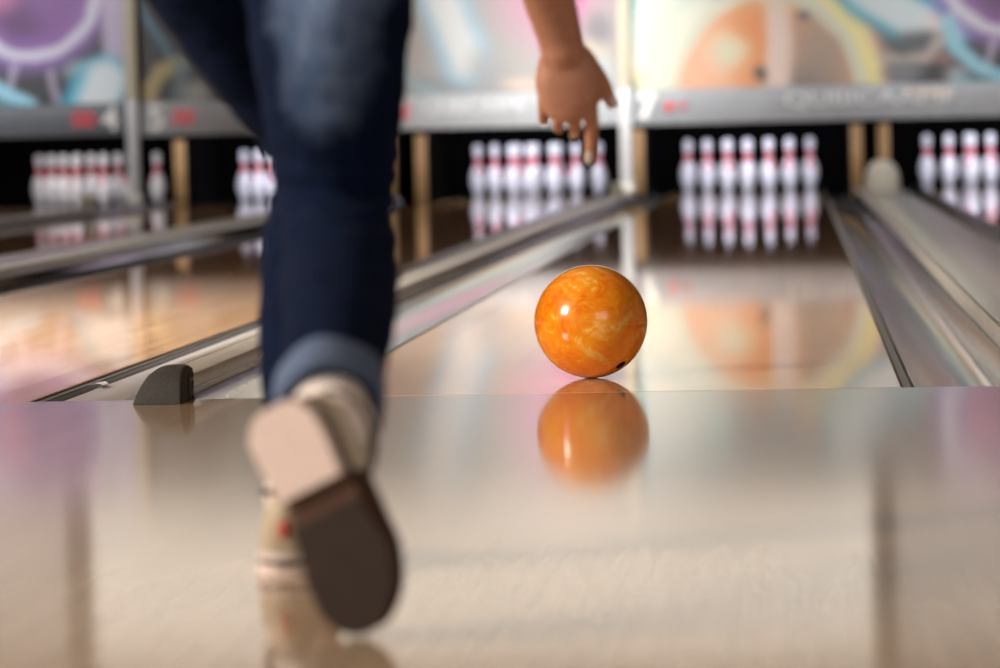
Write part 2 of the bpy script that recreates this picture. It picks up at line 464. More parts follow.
def art_swirl(p):
    p = wob(p, 26, 3.0)
    c = over((80, 80, 84), (192, 189, 186), sm(215, 330, p[0]))
    c = blob(c, p, (300, -60), 160, 45, (150, 190, 210), .8, .7)
    c = stroke(c, p, [(136, -14), (156, 20), (178, 56)], 3.5, (110, 165, 195), .8)
    c = stroke(c, p, [(150, 96), (151, 78), (162, 64), (184, 56)], 8, (222, 202, 146), .5)
    c = stroke(c, p, [(186, 58), (180, 92)], 9, (150, 178, 192), .8, .8)
    c = blob(c, p, (199, 88), 15, 14, (212, 214, 208), .6)
    c = stroke(c, p, [(228, -80), (250, 20), (320, 70)], 20, (170, 196, 206), .7)
    c = blob(c, p, (340, 10), 45, 55, (206, 180, 196), .8, .7)
    c = blob(c, p, (416, 28), 22, 36, (188, 180, 174), .7)
    c = blob(c, p, (455, 84), 60, 9, (166, 172, 178), .8)
    comet = [(430, -60), (447, -5), (464, 40), (471, 60)]
    c = stroke(c, p, comet, 27, (176, 212, 236), .4)
    c = stroke(c, p, comet, 16, (246, 249, 250), .6)
    c = stroke(c, p, [(404, 50), (408, 80), (440, 92)], 4, (176, 206, 216), .8, .8)
    c = blob(c, p, (490, 70), 18, 18, (184, 184, 186), .8, .7)
    c = blob(c, p, (558, -14), 52, 58, (230, 158, 190), .6, .9)
    c = stroke(c, p, [(592, -6), (574, 24), (556, 46)], 8, (220, 128, 178), .8)
    c = blob(c, p, (604, 34), 12, 16, (146, 140, 148), .8)
    c = blob(c, p, (590, 58), 24, 14, (226, 212, 192), .7)
    c = blob(c, p, (600, 76), 20, 14, (206, 216, 222), .8)
    c = blob(c, p, (528, 86), 22, 7, (236, 214, 200), .7)
    return c
UN = .006879
def paint_material():
    m = mat('mural_print', (128, 128, 128), .42); g = NT(m)
    a = g.n('ShaderNodeVertexColor'); a.layer_name = 'print'; g.link(a.outputs['Color'], g.b.inputs['Base Color']); return m
M_art = paint_material()
Z0, Z1 = .735, 2.0
def mural(name, parent, X0, X1, fn, shift, z_org, ink):
    nx, nz = int((X1-X0)/.014), int((Z1-Z0)/.014)
    bm = bmesh.new(); lay = bm.verts.layers.float_color.new('print')
    V = []
    for i in range(nx+1):
        row = []
        for j in range(nz+1):
            x = X0+(X1-X0)*i/nx; z = Z0+(Z1-Z0)*j/nz
            v = bm.verts.new((x, 0, z)); row.append(v)
            a = (x-shift+5.134)/UN; b = (z_org-z)/.00693
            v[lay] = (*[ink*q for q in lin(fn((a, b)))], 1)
        V.append(row)
    for i in range(nx):
        for j in range(nz): bm.faces.new((V[i][j], V[i+1][j], V[i+1][j+1], V[i][j+1]))
    es = [e for e in bm.edges if len(e.link_faces) == 1]
    r = bmesh.ops.extrude_edge_only(bm, edges=es)
    for v in [g for g in r['geom'] if isinstance(g, bmesh.types.BMVert)]: v.co.y = .03
    return new_obj(name, bm, M_art, parent, False)

P_X = [NARROW['AB'], NARROW['CD']]
PANELS = [(P_X[0]-S1-S2+.035, P_X[0]-.035), (P_X[0]+.004, P_X[1]-.035), (P_X[1]+.030, P_X[1]+S1+S2-.035)]
def masking(i, label):
    x0, x1 = PANELS[i]
    t = empty('masking_unit', (0, MASK_Y, 0), label, 'masking unit', 'mural panels above the pins')
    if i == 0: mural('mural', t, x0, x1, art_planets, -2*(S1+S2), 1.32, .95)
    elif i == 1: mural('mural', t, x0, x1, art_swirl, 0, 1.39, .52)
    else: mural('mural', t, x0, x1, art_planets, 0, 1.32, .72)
    bm = bmesh.new(); box(bm, x0, x1, .032, .09, .52, 2.03, bevel=.006, seg=1); new_obj('backing', bm, M_band_frame, t)
    bm = bmesh.new()
    zb = (.515, .505, .50)[i]; pr = [(-.035, zb), (.05, zb), (.05, .74), (-.004, .74), (-.02, .725), (-.045, zb+.02)]
    a = [bm.verts.new((x0, y, z)) for y, z in pr]; b = [bm.verts.new((x1, y, z)) for y, z in pr]; n = len(pr)
    for k in range(n): bm.faces.new((a[k], a[(k+1) % n], b[(k+1) % n], b[k]))
    bm.faces.new(a[::-1]); bm.faces.new(b)
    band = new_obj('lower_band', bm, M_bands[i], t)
    return t
m1 = masking(0, 'far left mural panel with purple ringed planet and number 4')
m2 = masking(1, 'middle mural panel with pale swirls behind the bowler, number 5')
m3 = masking(2, 'right mural panel with large orange planet above the pins')
BY = -.047
def led(name, parent, x, z, m, w=.15):
    bm = bmesh.new()                      # two round digits side by side on a small window
    for dx in (-w*.27, w*.27):
        g = bmesh.ops.create_uvsphere(bm, u_segments=20, v_segments=10, radius=1)
        for v in g['verts']: v.co = Vector((v.co.x*w*.27+x+dx, BY+.004+v.co.y*.012, v.co.z*.042+z))
    return new_obj(name, bm, m, parent)
text_obj('lane_number', '4', .235, (-4.375, BY, .622), M_num, m1, bold=.003)
text_obj('lane_number', '5', .235, (-4.045, BY, .620), M_num, m2, bold=.006)
text_obj('lane_number', '7', .215, (-.655, BY, .620), M_num, m3, bold=.012)
text_obj('red_display', '00', .15, (-4.56, BY, .625), M_red, m1, width=.15)['label'] = 'glowing red display'
text_obj('red_display', '00', .15, (-3.86, BY, .622), M_red, m2, width=.15)['label'] = 'glowing red display'
text_obj('red_display', '00', .15, (-2.36, BY, .622), M_red, m2, width=.15)['label'] = 'glowing red display'
led0 = bmesh.new(); g_ = bmesh.ops.create_uvsphere(led0, u_segments=20, v_segments=10, radius=1)
for v in g_['verts']: v.co = Vector((v.co.x*.03-.504, BY+v.co.y*.012, v.co.z*.03+.62))
new_obj('red_lamp', led0, M_red, m3)['label'] = 'lit red lamp'
led0 = bmesh.new(); g_ = bmesh.ops.create_uvsphere(led0, u_segments=20, v_segments=10, radius=1)
for v in g_['verts']: v.co = Vector((v.co.x*.03-.409, BY+v.co.y*.012, v.co.z*.03+.62))
new_obj('red_lamp', led0, M_red_dim, m3)['label'] = 'unlit red lamp'
text_obj('logo_text', 'QUBICAAMF', .13, (.86, BY, .645), M_logo, m3, width=1.15)
text_obj('logo_text', 'QUBICAAMF', .13, (-1.83, BY, .645), M_logo, m2, width=.72)
# stain of printed smoke over the right band
bm = bmesh.new()
sm_pts = [(1.10, .70), (1.2, .715), (1.34, .70), (1.44, .66), (1.38, .63), (1.28, .655), (1.18, .65)]
prism(bm, sm_pts, -.048, -.044)
new_obj('printed_smoke', bm, mat('smoke_print', (178, 162, 152), .5), m3)

def post(xc, label):
    t = empty('masking_post', (xc, 16.7, 0), label, 'post', 'posts between the mural panels')
    bm = bmesh.new(); box(bm, -.04, .04, -.03, .03, .03, .75, bevel=.006); new_obj('lower_post', bm, M_post, t)
    bm = bmesh.new(); box(bm, -.04, .04, -.03, .03, .75, 2.03, bevel=.006); new_obj('upper_post', bm, M_post_trim, t)
    bm = bmesh.new(); box(bm, -.055, .055, -.05, .05, .047, .10, bevel=.012); new_obj('foot', bm, M_hood, t)
post(P_X[0]-.038, 'grey upright post between mural panels 4 and 5')
post(P_X[1]-.005, 'pale upright post between mural panels right of the hand')

# ------------------------------------------------------------------ pins
IN = .0254
PROF = [(0, 0), (.95, 0), (1.015, .06), (1.41, .75), (1.72, 1.5), (1.953, 2.25), (2.255, 3.375), (2.383, 4.5), (2.36, 5.2), (2.281, 5.875), (2.1, 6.6), (1.851, 7.25), (1.53, 7.95), (1.236, 8.55), (1.165, 8.75), (1.06, 9.05), (.975, 9.4), (.925, 9.82),
        (.905, 9.96), (.90, 10.2), (.925, 10.6), (.95, 10.9), (.982, 11.2), (1.047, 11.75), (1.203, 12.625), (1.273, 13.5), (1.23, 14.05), (1.08, 14.5), (.80, 14.8), (.42, 14.96), (0, 15.0)]
def pin_mesh():
    prof = [(r*IN, z*IN) for r, z in PROF]
    def mi(j, k):
        z = (PROF[j][1]+PROF[j+1][1])/2
        if 8.75 < z < 9.82 or 9.96 < z < 11.2: return 1
        a = (k-8)                       # emblem facing -y at k = 24
        if 6.6 < z < 7.9 and 22 <= k <= 25: return 1
        if 5.9 < z < 6.6 and 23 <= k <= 24: return 1
        return 0
    bm = bmesh.new(); lathe(bm, prof, 32, mi=mi)
    return new_obj('bowling_pin', bm, mats=[M_pin, M_pin_red])
ROWS = [[0], [-.1524, .1524], [-.3048, 0, .3048], [-.4572, -.1524, .1524, .4572]]
POSN = [['front pin'], ['left one of second row', 'right one of second row'], ['left end of third row', 'middle of third row', 'right end of third row'],
        ['left end of back row', 'second in back row', 'third in back row', 'right end of back row']]
WHERE = {'A': 'in far left rack below number 4', 'B': 'in rack just left of the jeans', 'C': 'in rack below the hand', 'D': 'in rack behind the orange ball', 'E': 'in rack at far right edge'}
SKIP = {'B': {(0, 0), (1, 1), (2, 2), (3, 2), (3, 3)}, 'E': {(0, 0), (1, 1), (2, 2), (3, 2), (3, 3)}}
proto = None
for L, xc in LANES.items():
    for r, row in enumerate(ROWS):
        for c, dx in enumerate(row):
            if (r, c) in SKIP.get(L, ()): continue
            if proto is None: o = proto = pin_mesh()
            else: o = proto.copy(); COL.link(o)
            o.location = (xc+dx, PIN_Y+.264*r, .0005)
            o.rotation_euler = (0, 0, random.uniform(-1.6, 1.6))
            tag(o, 'white red-striped pin, '+POSN[r][c]+' '+WHERE[L], 'bowling pin', 'bowling pins in the racks')

# ------------------------------------------------------------------ ball
def ball():
    R = .10795; ctr = Vector((-.042, .35, R))
    bm = bmesh.new(); bmesh.ops.create_uvsphere(bm, u_segments=160, v_segments=100, radius=R)
    o = new_obj('bowling_ball', bm)
    right, toc, up = Vector((.995, .09, 0)), Vector((.09, -.995, 0)), Vector((0, 0, 1))
    d1 = (right*.50+toc*.42-up*.755).normalized()
    d2 = (right*.30+toc*.42-up*.86).normalized(); d3 = (right*.70+toc*.0-up*.70).normalized()
    cut = bmesh.new()
    for d in (d1, d3):
        q = d.to_track_quat('Z', 'Y').to_matrix().to_4x4(); q.translation = d*R
        bmesh.ops.create_cone(cut, cap_ends=True, segments=40, radius1=.0105, radius2=.0105, depth=.08, matrix=q)
    co = new_obj('cut', cut)
    b = o.modifiers.new('b', 'BOOLEAN'); b.object = co; b.operation = 'DIFFERENCE'; b.solver = 'EXACT'
    dg = bpy.context.evaluated_depsgraph_get(); dg.update()
    me = bpy.data.meshes.new_from_object(o.evaluated_get(dg)); o.modifiers.clear(); o.data = me
    bpy.data.objects.remove(co)
    m = mat('marbled_orange', (240, 130, 10), .2, coat=.8, coat_rough=.07); g = NT(m)
    v = g.coord((1, 1, 1))
    w = g.noise(v, 9, 5, .6, 2.2); f = g.noise(v, 26, 6, .62, 3.0)
    ff = g.math('ADD', g.math('MULTIPLY', w, .65), g.math('MULTIPLY', f, .35))
    g.link(g.ramp(ff, [(.33, lin((236, 98, 2))), (.46, lin((251, 140, 4))), (.55, lin((254, 164, 16))), (.64, lin((255, 214, 120)))]), g.b.inputs['Base Color'])
    mh = mat('hole_dark', (30, 26, 22), .6)
    me.materials.clear(); me.materials.append(m); me.materials.append(mh)
    for p in me.polygons:
        p.use_smooth = True
        if p.center.length < R*.985: p.material_index = 1
    try: me.set_sharp_from_angle(angle=math.radians(40))
    except Exception: pass
    o.location = ctr
    tag(o, 'marbled orange bowling ball rolling just past the foul line', 'bowling ball')
ball()

# ------------------------------------------------------------------ person
M_skin = grain('skin_brown', (206, 148, 122), (194, 136, 110), (10, 10, 10), .5, nscale=9)
M_nail = mat('nail', (232, 214, 204), .12, coat=.6)
M_hair = grain('hair_dark', (38, 27, 22), (24, 17, 14), (60, 60, 4), .5)
M_shirt = grain('shirt_grey', (92, 92, 98), (104, 104, 110), (60, 60, 60), .85)
M_sock = mat('sock_white', (246, 236, 232), .9)
M_upper = grain('shoe_brown', (84, 58, 50), (70, 46, 40), (30, 30, 30), .45)
M_quarter = grain('shoe_beige', (222, 213, 194), (208, 198, 178), (30, 30, 30), .55)
M_quarter_tan = grain('shoe_tan', (196, 180, 156), (180, 164, 140), (30, 30, 30), .55)  # darker copy of the beige: left shoe's shade put into the colour
M_sole = grain('sole_brown', (104, 72, 58), (82, 56, 44), (9, 9, 9), .5)
M_slide = grain('sole_dark', (52, 36, 29), (38, 27, 22), (9, 9, 9), .5)
M_heel = grain('heel_pale', (250, 232, 226), (240, 218, 210), (20, 20, 20), .6)
M_foxing = mat('foxing_white', (226, 214, 208), .5)
M_piping = mat('piping_dark', (58, 38, 34), .5)
M_lace = mat('lace_white', (225, 220, 212), .8)
M_redtag = mat('tag_red', (205, 90, 70), .6)
M_cuff = grain('cuff_denim', (96, 114, 146), (78, 96, 128), (140, 140, 140), .9)

ORG = Vector((-.15, -2.45, 0))
def rel(bm):
    for v in bm.verts: v.co -= ORG
    return bm

def denim():
    m = mat('denim', (24, 34, 54), .9, spec=.12); g = NT(m)
    v = g.coord((1, 1, 1))
    n1 = g.noise(g.coord((70, 70, 14)), 1.0, 5, .7)
    n2 = g.noise(v, 7, 4, .6)
    # washed patch on the back of the right thigh, with falling light painted in
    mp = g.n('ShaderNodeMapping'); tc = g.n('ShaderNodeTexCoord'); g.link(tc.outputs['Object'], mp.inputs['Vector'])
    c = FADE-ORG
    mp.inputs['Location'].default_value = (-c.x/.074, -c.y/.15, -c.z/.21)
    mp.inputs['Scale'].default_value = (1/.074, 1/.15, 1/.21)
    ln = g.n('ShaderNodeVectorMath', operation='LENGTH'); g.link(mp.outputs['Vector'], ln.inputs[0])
    fade_lit = g.math('MULTIPLY', g.math('SUBTRACT', 1.12, ln.outputs['Value']), .85)
    fade_lit = g.math('ADD', fade_lit, g.math('MULTIPLY', g.math('SUBTRACT', n2, .5), .9))
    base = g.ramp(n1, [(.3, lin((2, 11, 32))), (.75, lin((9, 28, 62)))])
    worn_lit = g.ramp(n1, [(.3, lin((120, 160, 222))), (.75, lin((192, 216, 255)))])
    cl = g.n('ShaderNodeClamp'); g.link(fade_lit, cl.inputs[0])
    g.link(g.mix(g.math('MULTIPLY', cl.outputs[0], .95), base, worn_lit), g.b.inputs['Base Color'])
    g.bump(n1, .25, .002)
    return m
FADE = Vector((-.146, -2.40, .70))  # centre of the washed, light-painted thigh patch

R_ANK, R_KNEE, R_HIP = Vector((-.103, -2.765, .198)), Vector((-.143, -2.385, .378)), Vector((-.163, -2.28, .785))
L_ANK, L_KNEE, L_HIP = Vector((-.194, -2.36, .10)), Vector((-.185, -2.10, .44)), Vector((-.335, -2.28, .765))
def mixv(a, b, t): return a+(b-a)*t
def P4(v, r): return (v.x, v.y, v.z, r)

# body: one skin from head to feet
def body():
    bm = bmesh.new()
    # legs (inside the jeans) and feet
    for A, K, H in ((R_ANK, R_KNEE, R_HIP), (L_ANK, L_KNEE, L_HIP)):
        limb(bm, [P4(H, .072), P4(mixv(H, K, .5), .062), P4(K, .044), P4(mixv(K, A, .35), .045), P4(mixv(K, A, .8), .031), P4(A, .031)], 5, 18)
    limb(bm, [P4(L_ANK, .032), (-.19, -2.30, .05, .03), (-.185, -2.24, .035, .026)], 4, 14)
    limb(bm, [P4(R_ANK, .032), (-.095, -2.79, .14, .03), (-.075, -2.82, .08, .025)], 4, 14)
    # torso leaning forward
    pel = (R_HIP+L_HIP)/2
    limb(bm, [(pel.x, pel.y, pel.z+.02, .125), (-.225, -2.20, .92, .115), (-.17, -2.08, 1.05, .125), (-.11, -1.96, 1.15, .12)], 5, 24)
    limb(bm, [(-.26, -1.97, 1.16, .06), (-.10, -1.93, 1.18, .075), (.055, -1.88, 1.13, .058)], 5, 18)
    limb(bm, [(-.10, -1.94, 1.18, .06), (-.085, -1.88, 1.25, .052), (-.08, -1.83, 1.30, .055)], 4, 18)
    hc = Vector((-.075, -1.79, 1.37))
    ball_at(bm, hc, .1, (.77, .95, 1.12)); ball_at(bm, hc+Vector((0, .03, -.06)), .065, (.85, .9, .9))
    limb(bm, [(hc.x, hc.y+.093, hc.z+.01, .008), (hc.x, hc.y+.112, hc.z-.022, .013)], 4, 10)
    limb(bm, [(hc.x-.02, hc.y+.088, hc.z-.058, .007), (hc.x, hc.y+.094, hc.z-.057, .009), (hc.x+.02, hc.y+.088, hc.z-.058, .007)], 3, 10)
    for s in (-1, 1):
        ball_at(bm, hc+Vector((s*.078, -.005, -.01)), .026, (.35, .7, 1.1)); ball_at(bm, hc+Vector((s*.03, .083, .012)), .016, (1.2, .6, .8))
    # right arm reaching down after the release
    limb(bm, [(.055, -1.88, 1.12, .056), (.035, -1.78, 1.0, .047), (-.002, -1.66, .868, .040)], 5, 18)
    limb(bm, [(-.002, -1.66, .868, .040), (.008, -1.60, .77, .0405), (.027, -1.53, .66, .0355), (.0405, -1.505, .60, .0305), (.045, -1.50, .575, .0305)], 5, 20, flat=.82, flat_axis=(0, 1, 0))
    hand(bm, 1, Matrix.Identity(4))
    # left arm held out for balance
    limb(bm, [(-.26, -1.97, 1.15, .055), (-.40, -2.03, 1.08, .046), (-.50, -2.02, .98, .040), (-.60, -1.93, .93, .036), (-.685, -1.85, .90, .027), (-.70, -1.835, .895, .026)], 5, 18)
    # left hand: the same hand mirrored, turned to lie along the forearm
    src = Vector((.044, -1.50, .585)); dst = Vector((-.70, -1.835, .895))
    M = Matrix.Translation(dst) @ Matrix.Rotation(math.radians(-40), 4, 'Z') @ Matrix.Rotation(math.radians(-78), 4, 'Y').inverted() @ Matrix.Scale(-1, 4, (1, 0, 0)) @ Matrix.Translation(-src)
    hand(bm, -1, M)
    o = new_obj('person', rel(bm), M_skin)
    o.location = ORG
    fuse(o, .0023, 2)
    return tag(o, 'person seen from behind in blue jeans, lunging with right hand just released the ball', 'person')

FINGERS = {   # knuckle, joint, joint, tip with radii
    'index': [(.078, -1.495, .520, .0125), (.080, -1.487, .487, .0102), (.0785, -1.476, .455, .009), (.076, -1.470, .434, .0076)],
    'middle': [(.0565, -1.497, .516, .0125), (.057, -1.478, .486, .0094), (.0545, -1.448, .470, .0082), (.052, -1.428, .466, .0072)],
    'ring': [(.036, -1.496, .518, .0118), (.0348, -1.479, .490, .0090), (.033, -1.452, .476, .0078), (.0325, -1.434, .477, .0070)],
    'little': [(.0185, -1.493, .527, .0105), (.0150, -1.480, .502, .0080), (.0135, -1.460, .487, .0070), (.0140, -1.446, .486, .0064)],
    'thumb': [(.070, -1.492, .566, .0155), (.088, -1.482, .546, .0125), (.099, -1.474, .526, .0102), (.106, -1.470, .507, .0082)]}
def hand(bm, s, M):
    b2 = bmesh.new()
    limb(b2, [(.044, -1.50, .585, .028), (.048, -1.499, .562, .036), (.0505, -1.498, .540, .042), (.050, -1.497, .518, .0395)], 5, 24, flat=.42, flat_axis=(0, 1, 0))
    for k, f in FINGERS.items():
        limb(b2, f, 5, 14)
        if k != 'thumb':
            x, y, z, r = f[0]
            limb(b2, [(.046+(x-.046)*.4, y, .56, r*.8), (x, y-.002, z, r*1.06)], 4, 14)   # tendon and knuckle
    limb(b2, [(.055, -1.495, .578, .016), (.072, -1.492, .566, .0165), (.080, -1.488, .546, .0145), (.086, -1.486, .534, .0115)], 4, 14)
    limb(b2, [(.078, -1.49, .552, .016), (.084, -1.487, .528, .0125), (.086, -1.486, .514, .0095)], 4, 14)
    limb(b2, [(.026, -1.494, .57, .013), (.018, -1.492, .54, .0125), (.019, -1.493, .522, .010)], 4, 14)
    for v in b2.verts: v.co = M @ v.co
    if s < 0: bmesh.ops.reverse_faces(b2, faces=b2.faces)
    me = bpy.data.meshes.new('h'); b2.to_mesh(me); b2.free(); bm.from_mesh(me); bpy.data.meshes.remove(me)

person = body()

def nails():
    for k, (c, n, t, rr) in {'index': ((.0748, -1.4785, .4345), (0, -.97, -.2), (-.1, .2, -1), .0062), 'thumb': ((.1098, -1.4765, .5095), (.6, -.8, .1), (.35, .2, -.95), .0062),
                             'middle': ((.0545, -1.456, .4655), (0, -.35, -1), (-.1, 1, -.2), .006), 'ring': ((.0330, -1.448, .4755), (0, -.3, -1), (0, 1, -.1), .0055), 'little': ((.0165, -1.455, .4885), (0, -.3, -1), (0, 1, 0), .005)}.items():
        n = Vector(n).normalized(); t = Vector(t); t = (t-n*t.dot(n)).normalized(); x = t.cross(n)
        bm = bmesh.new(); g = bmesh.ops.create_uvsphere(bm, u_segments=16, v_segments=10, radius=1)
        for v in g['verts']: q = v.co.copy(); v.co = Vector(c)+x*q.x*rr+t*q.y*rr*1.5+n*q.z*.0022
        new_obj('fingernail', rel(bm), M_nail, person)
nails()

# jeans
def jeans():
    bm = bmesh.new()
    A, K, H = R_ANK, R_KNEE, R_HIP
    top = mixv(K, A, .80)
    limb(bm, [P4(H+Vector((0, 0, .02)), .100), P4(mixv(H, K, .3), .096), P4(mixv(H, K, .62), .083), P4(mixv(H, K, .88), .067), P4(K+Vector((0, -.005, 0)), .062), P4(mixv(K, A, .25)+Vector((.004, 0, -.012)), .063),
              P4(mixv(K, A, .5)+Vector((.004, 0, -.008)), .059), P4(mixv(K, A, .88), .049)], 6, 28)
    A, K, H = L_ANK, L_KNEE, L_HIP
    limb(bm, [P4(H+Vector((0, 0, .02)), .104), P4(mixv(H, K, .3), .094), P4(mixv(H, K, .62), .078), P4(mixv(H, K, .9), .062), P4(K+Vector((-.006, 0, 0)), .058), P4(mixv(K, A, .25)+Vector((-.014, 0, 0)), .059), P4(mixv(K, A, .55)+Vector((-.011, 0, 0)), .055), P4(mixv(K, A, .86), .046)], 6, 28)
    pel = (R_HIP+L_HIP)/2
    limb(bm, [(pel.x+.06, pel.y-.03, pel.z, .12), (pel.x-.05, pel.y-.03, pel.z, .12)], 4, 24)
    limb(bm, [(pel.x, pel.y, pel.z, .14), (pel.x+.02, pel.y+.03, pel.z+.10, .135)], 4, 24)
    def disp(co):
        w = co+ORG
        d = .0028*noise.noise(Vector((w.x*9, w.y*9, w.z*30)))+.0018*noise.noise(Vector((w.x*25, w.y*25, w.z*60)))
        for K in (R_KNEE, L_KNEE):
            q = math.exp(-((w-K).length/.10)**2)
            if q > .02: d += q*.0045*math.sin((w.z-K.z)*190+8*w.x+3*noise.noise(w*12))
        return d
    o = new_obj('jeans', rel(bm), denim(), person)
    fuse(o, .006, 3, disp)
    o['label'] = 'dark blue denim jeans, faded on the right thigh with painted light'
    # turned-up cuffs
    for K, A, t0, t1, r in ((R_KNEE, R_ANK, .835, .965, .0505), (L_KNEE, L_ANK, .85, .96, .048)):
        ax = (A-K).normalized(); bm = bmesh.new(); u = ax.orthogonal().normalized(); v = ax.cross(u)
        L = (A-K).length; prof = [(r-.008, t0*L+.008), (r-.001, t0*L), (r+.0045, t0*L+.003), (r+.0055, (t0+t1)/2*L), (r+.0045, t1*L-.003), (r+.001, t1*L), (r-.008, t1*L-.006), (r-.010, (t0+t1)/2*L)]
        rings = [[bm.verts.new(K+ax*h+(u*math.cos(2*PI*k/40)+v*math.sin(2*PI*k/40))*(rr+.0015*math.sin(5*2*PI*k/40))) for k in range(40)] for rr, h in prof]
        for i in range(len(rings)):
            a, b = rings[i], rings[(i+1) % len(rings)]
            for k in range(40): bm.faces.new((a[k], a[(k+1) % 40], b[(k+1) % 40], b[k]))
        c = new_obj('cuff', rel(bm), M_cuff, o); c['label'] = 'turned-up pale denim cuff'
jeans()

# shoes: local frame x across, y heel to toe, z up from the sole
LEN = .262
def sole_w(y):          # half width, centre shift
    t = y/LEN
    pts = [(0, .004, 0), (.03, .022, 0), (.10, .033, 0), (.2, .034, .001), (.38, .031, .002), (.55, .038, .003), (.72, .045, .001), (.85, .040, -.004), (.94, .028, -.008), (.985, .014, -.010), (1, .004, -.010)]
    for (a, wa, ca), (b, wb, cb) in zip(pts, pts[1:]):
        if t <= b:
            k = (t-a)/(b-a); return wa+(wb-wa)*k, ca+(cb-ca)*k
    return pts[-1][1:]
def plate(y0, y1, z0, z1, grow=0.0, n=28, mirror=1):
    bm = bmesh.new(); ys = [y0+(y1-y0)*(.5-.5*math.cos(PI*i/n)) for i in range(n+1)]
    L = [(mirror*(sole_w(y)[1]-sole_w(y)[0]-grow), y) for y in ys]; Rr = [(mirror*(sole_w(y)[1]+sole_w(y)[0]+grow), y) for y in ys]
    out = L+Rr[::-1]
    a = [bm.verts.new((x, y, z0)) for x, y in out]; b = [bm.verts.new((x, y, z1)) for x, y in out]; m = len(out)
    for i in range(m): bm.faces.new((a[i], a[(i+1) % m], b[(i+1) % m], b[i]))
    bm.faces.new(a[::-1]); bm.faces.new(b)
    bmesh.ops.remove_doubles(bm, verts=bm.verts, dist=1e-5)
    return bm
def upper(y0, y1, grow, mirror, n=26, zadd=0):
    hs = [(0, .058), (.03, .074), (.12, .082), (.25, .080), (.36, .078), (.5, .068), (.65, .056), (.8, .046), (.9, .038), (.97, .028), (1, .018)]
    def h(y):
        t = y/LEN
        for (a, ha), (b, hb) in zip(hs, hs[1:]):
            if t <= b: return ha+(hb-ha)*(t-a)/(b-a)
        return hs[-1][1]
    bm = bmesh.new(); rings = []
    for i in range(n+1):
        y = y0+(y1-y0)*(.5-.5*math.cos(PI*i/n)); w, c = sole_w(y); w = max(.003, w-.001+grow); hh = h(y)+grow
        ring = []
        for k in range(25):
            a = PI*k/24; x = math.cos(a); zz = math.sin(a)
            e = .55+.25*min(1, y/LEN*1.4)
            ring.append(bm.verts.new((mirror*(c+w*math.copysign(abs(x)**e, x)*(1-.28*zz**2*(1-y/LEN)) ), y, .016+(hh-.016)*zz**.8)))
        rings.append(ring)
    for A, B in zip(rings, rings[1:]):
        for k in range(24): bm.faces.new((A[k], A[k+1], B[k+1], B[k]))
        bm.faces.new((A[-1], A[0], B[0], B[-1]))
    bm.faces.new(rings[0]); bm.faces.new(rings[-1][::-1])
    return bm
def shoe(M, mirror, label):
    def put(bm):
        for v in bm.verts: v.co = M @ v.co
        if M.determinant()*mirror < 0: pass
        return rel(bm)
    s = new_obj('shoe', put(upper(.05, LEN-.001, 0, mirror)), M_upper, person); s['label'] = label
    q = new_obj('heel_counter', put(upper(.003, .10, .0018, mirror)), M_quarter if mirror > 0 else M_quarter_tan, s); q['label'] = 'beige heel counter'
    new_obj('collar', put(collar(mirror)), M_piping, s)
    new_obj('outsole', put(plate(.001, LEN, .0055, .012, .002, mirror=mirror)), M_sole, s)
    new_obj('foxing', put(plate(.0005, LEN, .012, .020, .0028, mirror=mirror)), M_foxing if mirror < 0 else M_piping, s)
    hp = new_obj('heel_pad', put(plate(.002, .098, -.004, .0062, .003, mirror=mirror)), M_heel, s); hp['label'] = 'pale pink heel pad'
    new_obj('slide_pad', put(plate(.128, LEN-.003, .0005, .006, .0008, mirror=mirror)), M_slide, s)['label'] = 'dark slide pad'
    bm = bmesh.new()
    for i in range(5):
        y = .13+.018*i; z = .073-.0045*i
        limb(bm, [(mirror*-.016, y, z-.004, .0022), (0, y+.003, z+.003, .0024), (mirror*.016, y, z-.004, .0022)], 4, 8)
    new_obj('lace', put(bm), M_lace, s)
    if mirror < 0:
        bm = bmesh.new(); limb(bm, [(0, -.0015, .042, .006), (0, -.001, .050, .006)], 3, 12); new_obj('heel_tag', put(bm), M_redtag, s)
    A, K = (R_ANK, R_KNEE) if mirror > 0 else (L_ANK, L_KNEE)
    k_ = 1 if mirror > 0 else .84; c0 = M @ Vector((0, .054, .055)); c1 = M @ Vector((0, .052, .085))
    bm = bmesh.new(); limb(bm, [P4(c0, .033*k_), P4(c1, .036*k_), P4(A, .0385*k_), P4(mixv(A, K, .05), .0375*k_)], 5, 22); new_obj('sock', rel(bm), M_sock, s)['label'] = 'white ankle sock'
def collar(mirror):
    bm = bmesh.new(); pts = []
    for k in range(25):
        a = 2*PI*k/24; pts.append((mirror*.0325*math.cos(a), .058+.052*math.sin(a), .082-.004*math.sin(a), .0035))
    limb(bm, pts, 1, 8, cap=False); return bm

def frame(heel, ydir, up):
    y = Vector(ydir).normalized(); z = Vector(up); z = (z-y*z.dot(y)).normalized(); x = y.cross(z)
    M = Matrix((x, y, z)).transposed().to_4x4(); M.translation = Vector(heel); return M
MR = frame((-.143, -2.872, .220), (.104, -.022, -.228), (.46, .88, 0)) @ Matrix.Diagonal((1.13, .885, 1, 1))
def lowest(M): return min((M @ Vector((sole_w(y)[1]+s*(sole_w(y)[0]+.003), y, z))).z for y in [LEN*i/60 for i in range(61)] for s in (-1, 1) for z in (0, .03))
MR.translation.z += .001-lowest(MR)
shoe(MR, 1, 'brown and beige right shoe tipped on its toe, sole towards the viewer')
ML = frame((-.203, -2.435, .0045), (.04, 1, 0), (0, 0, 1))
shoe(ML, -1, 'beige left shoe flat on the floor')

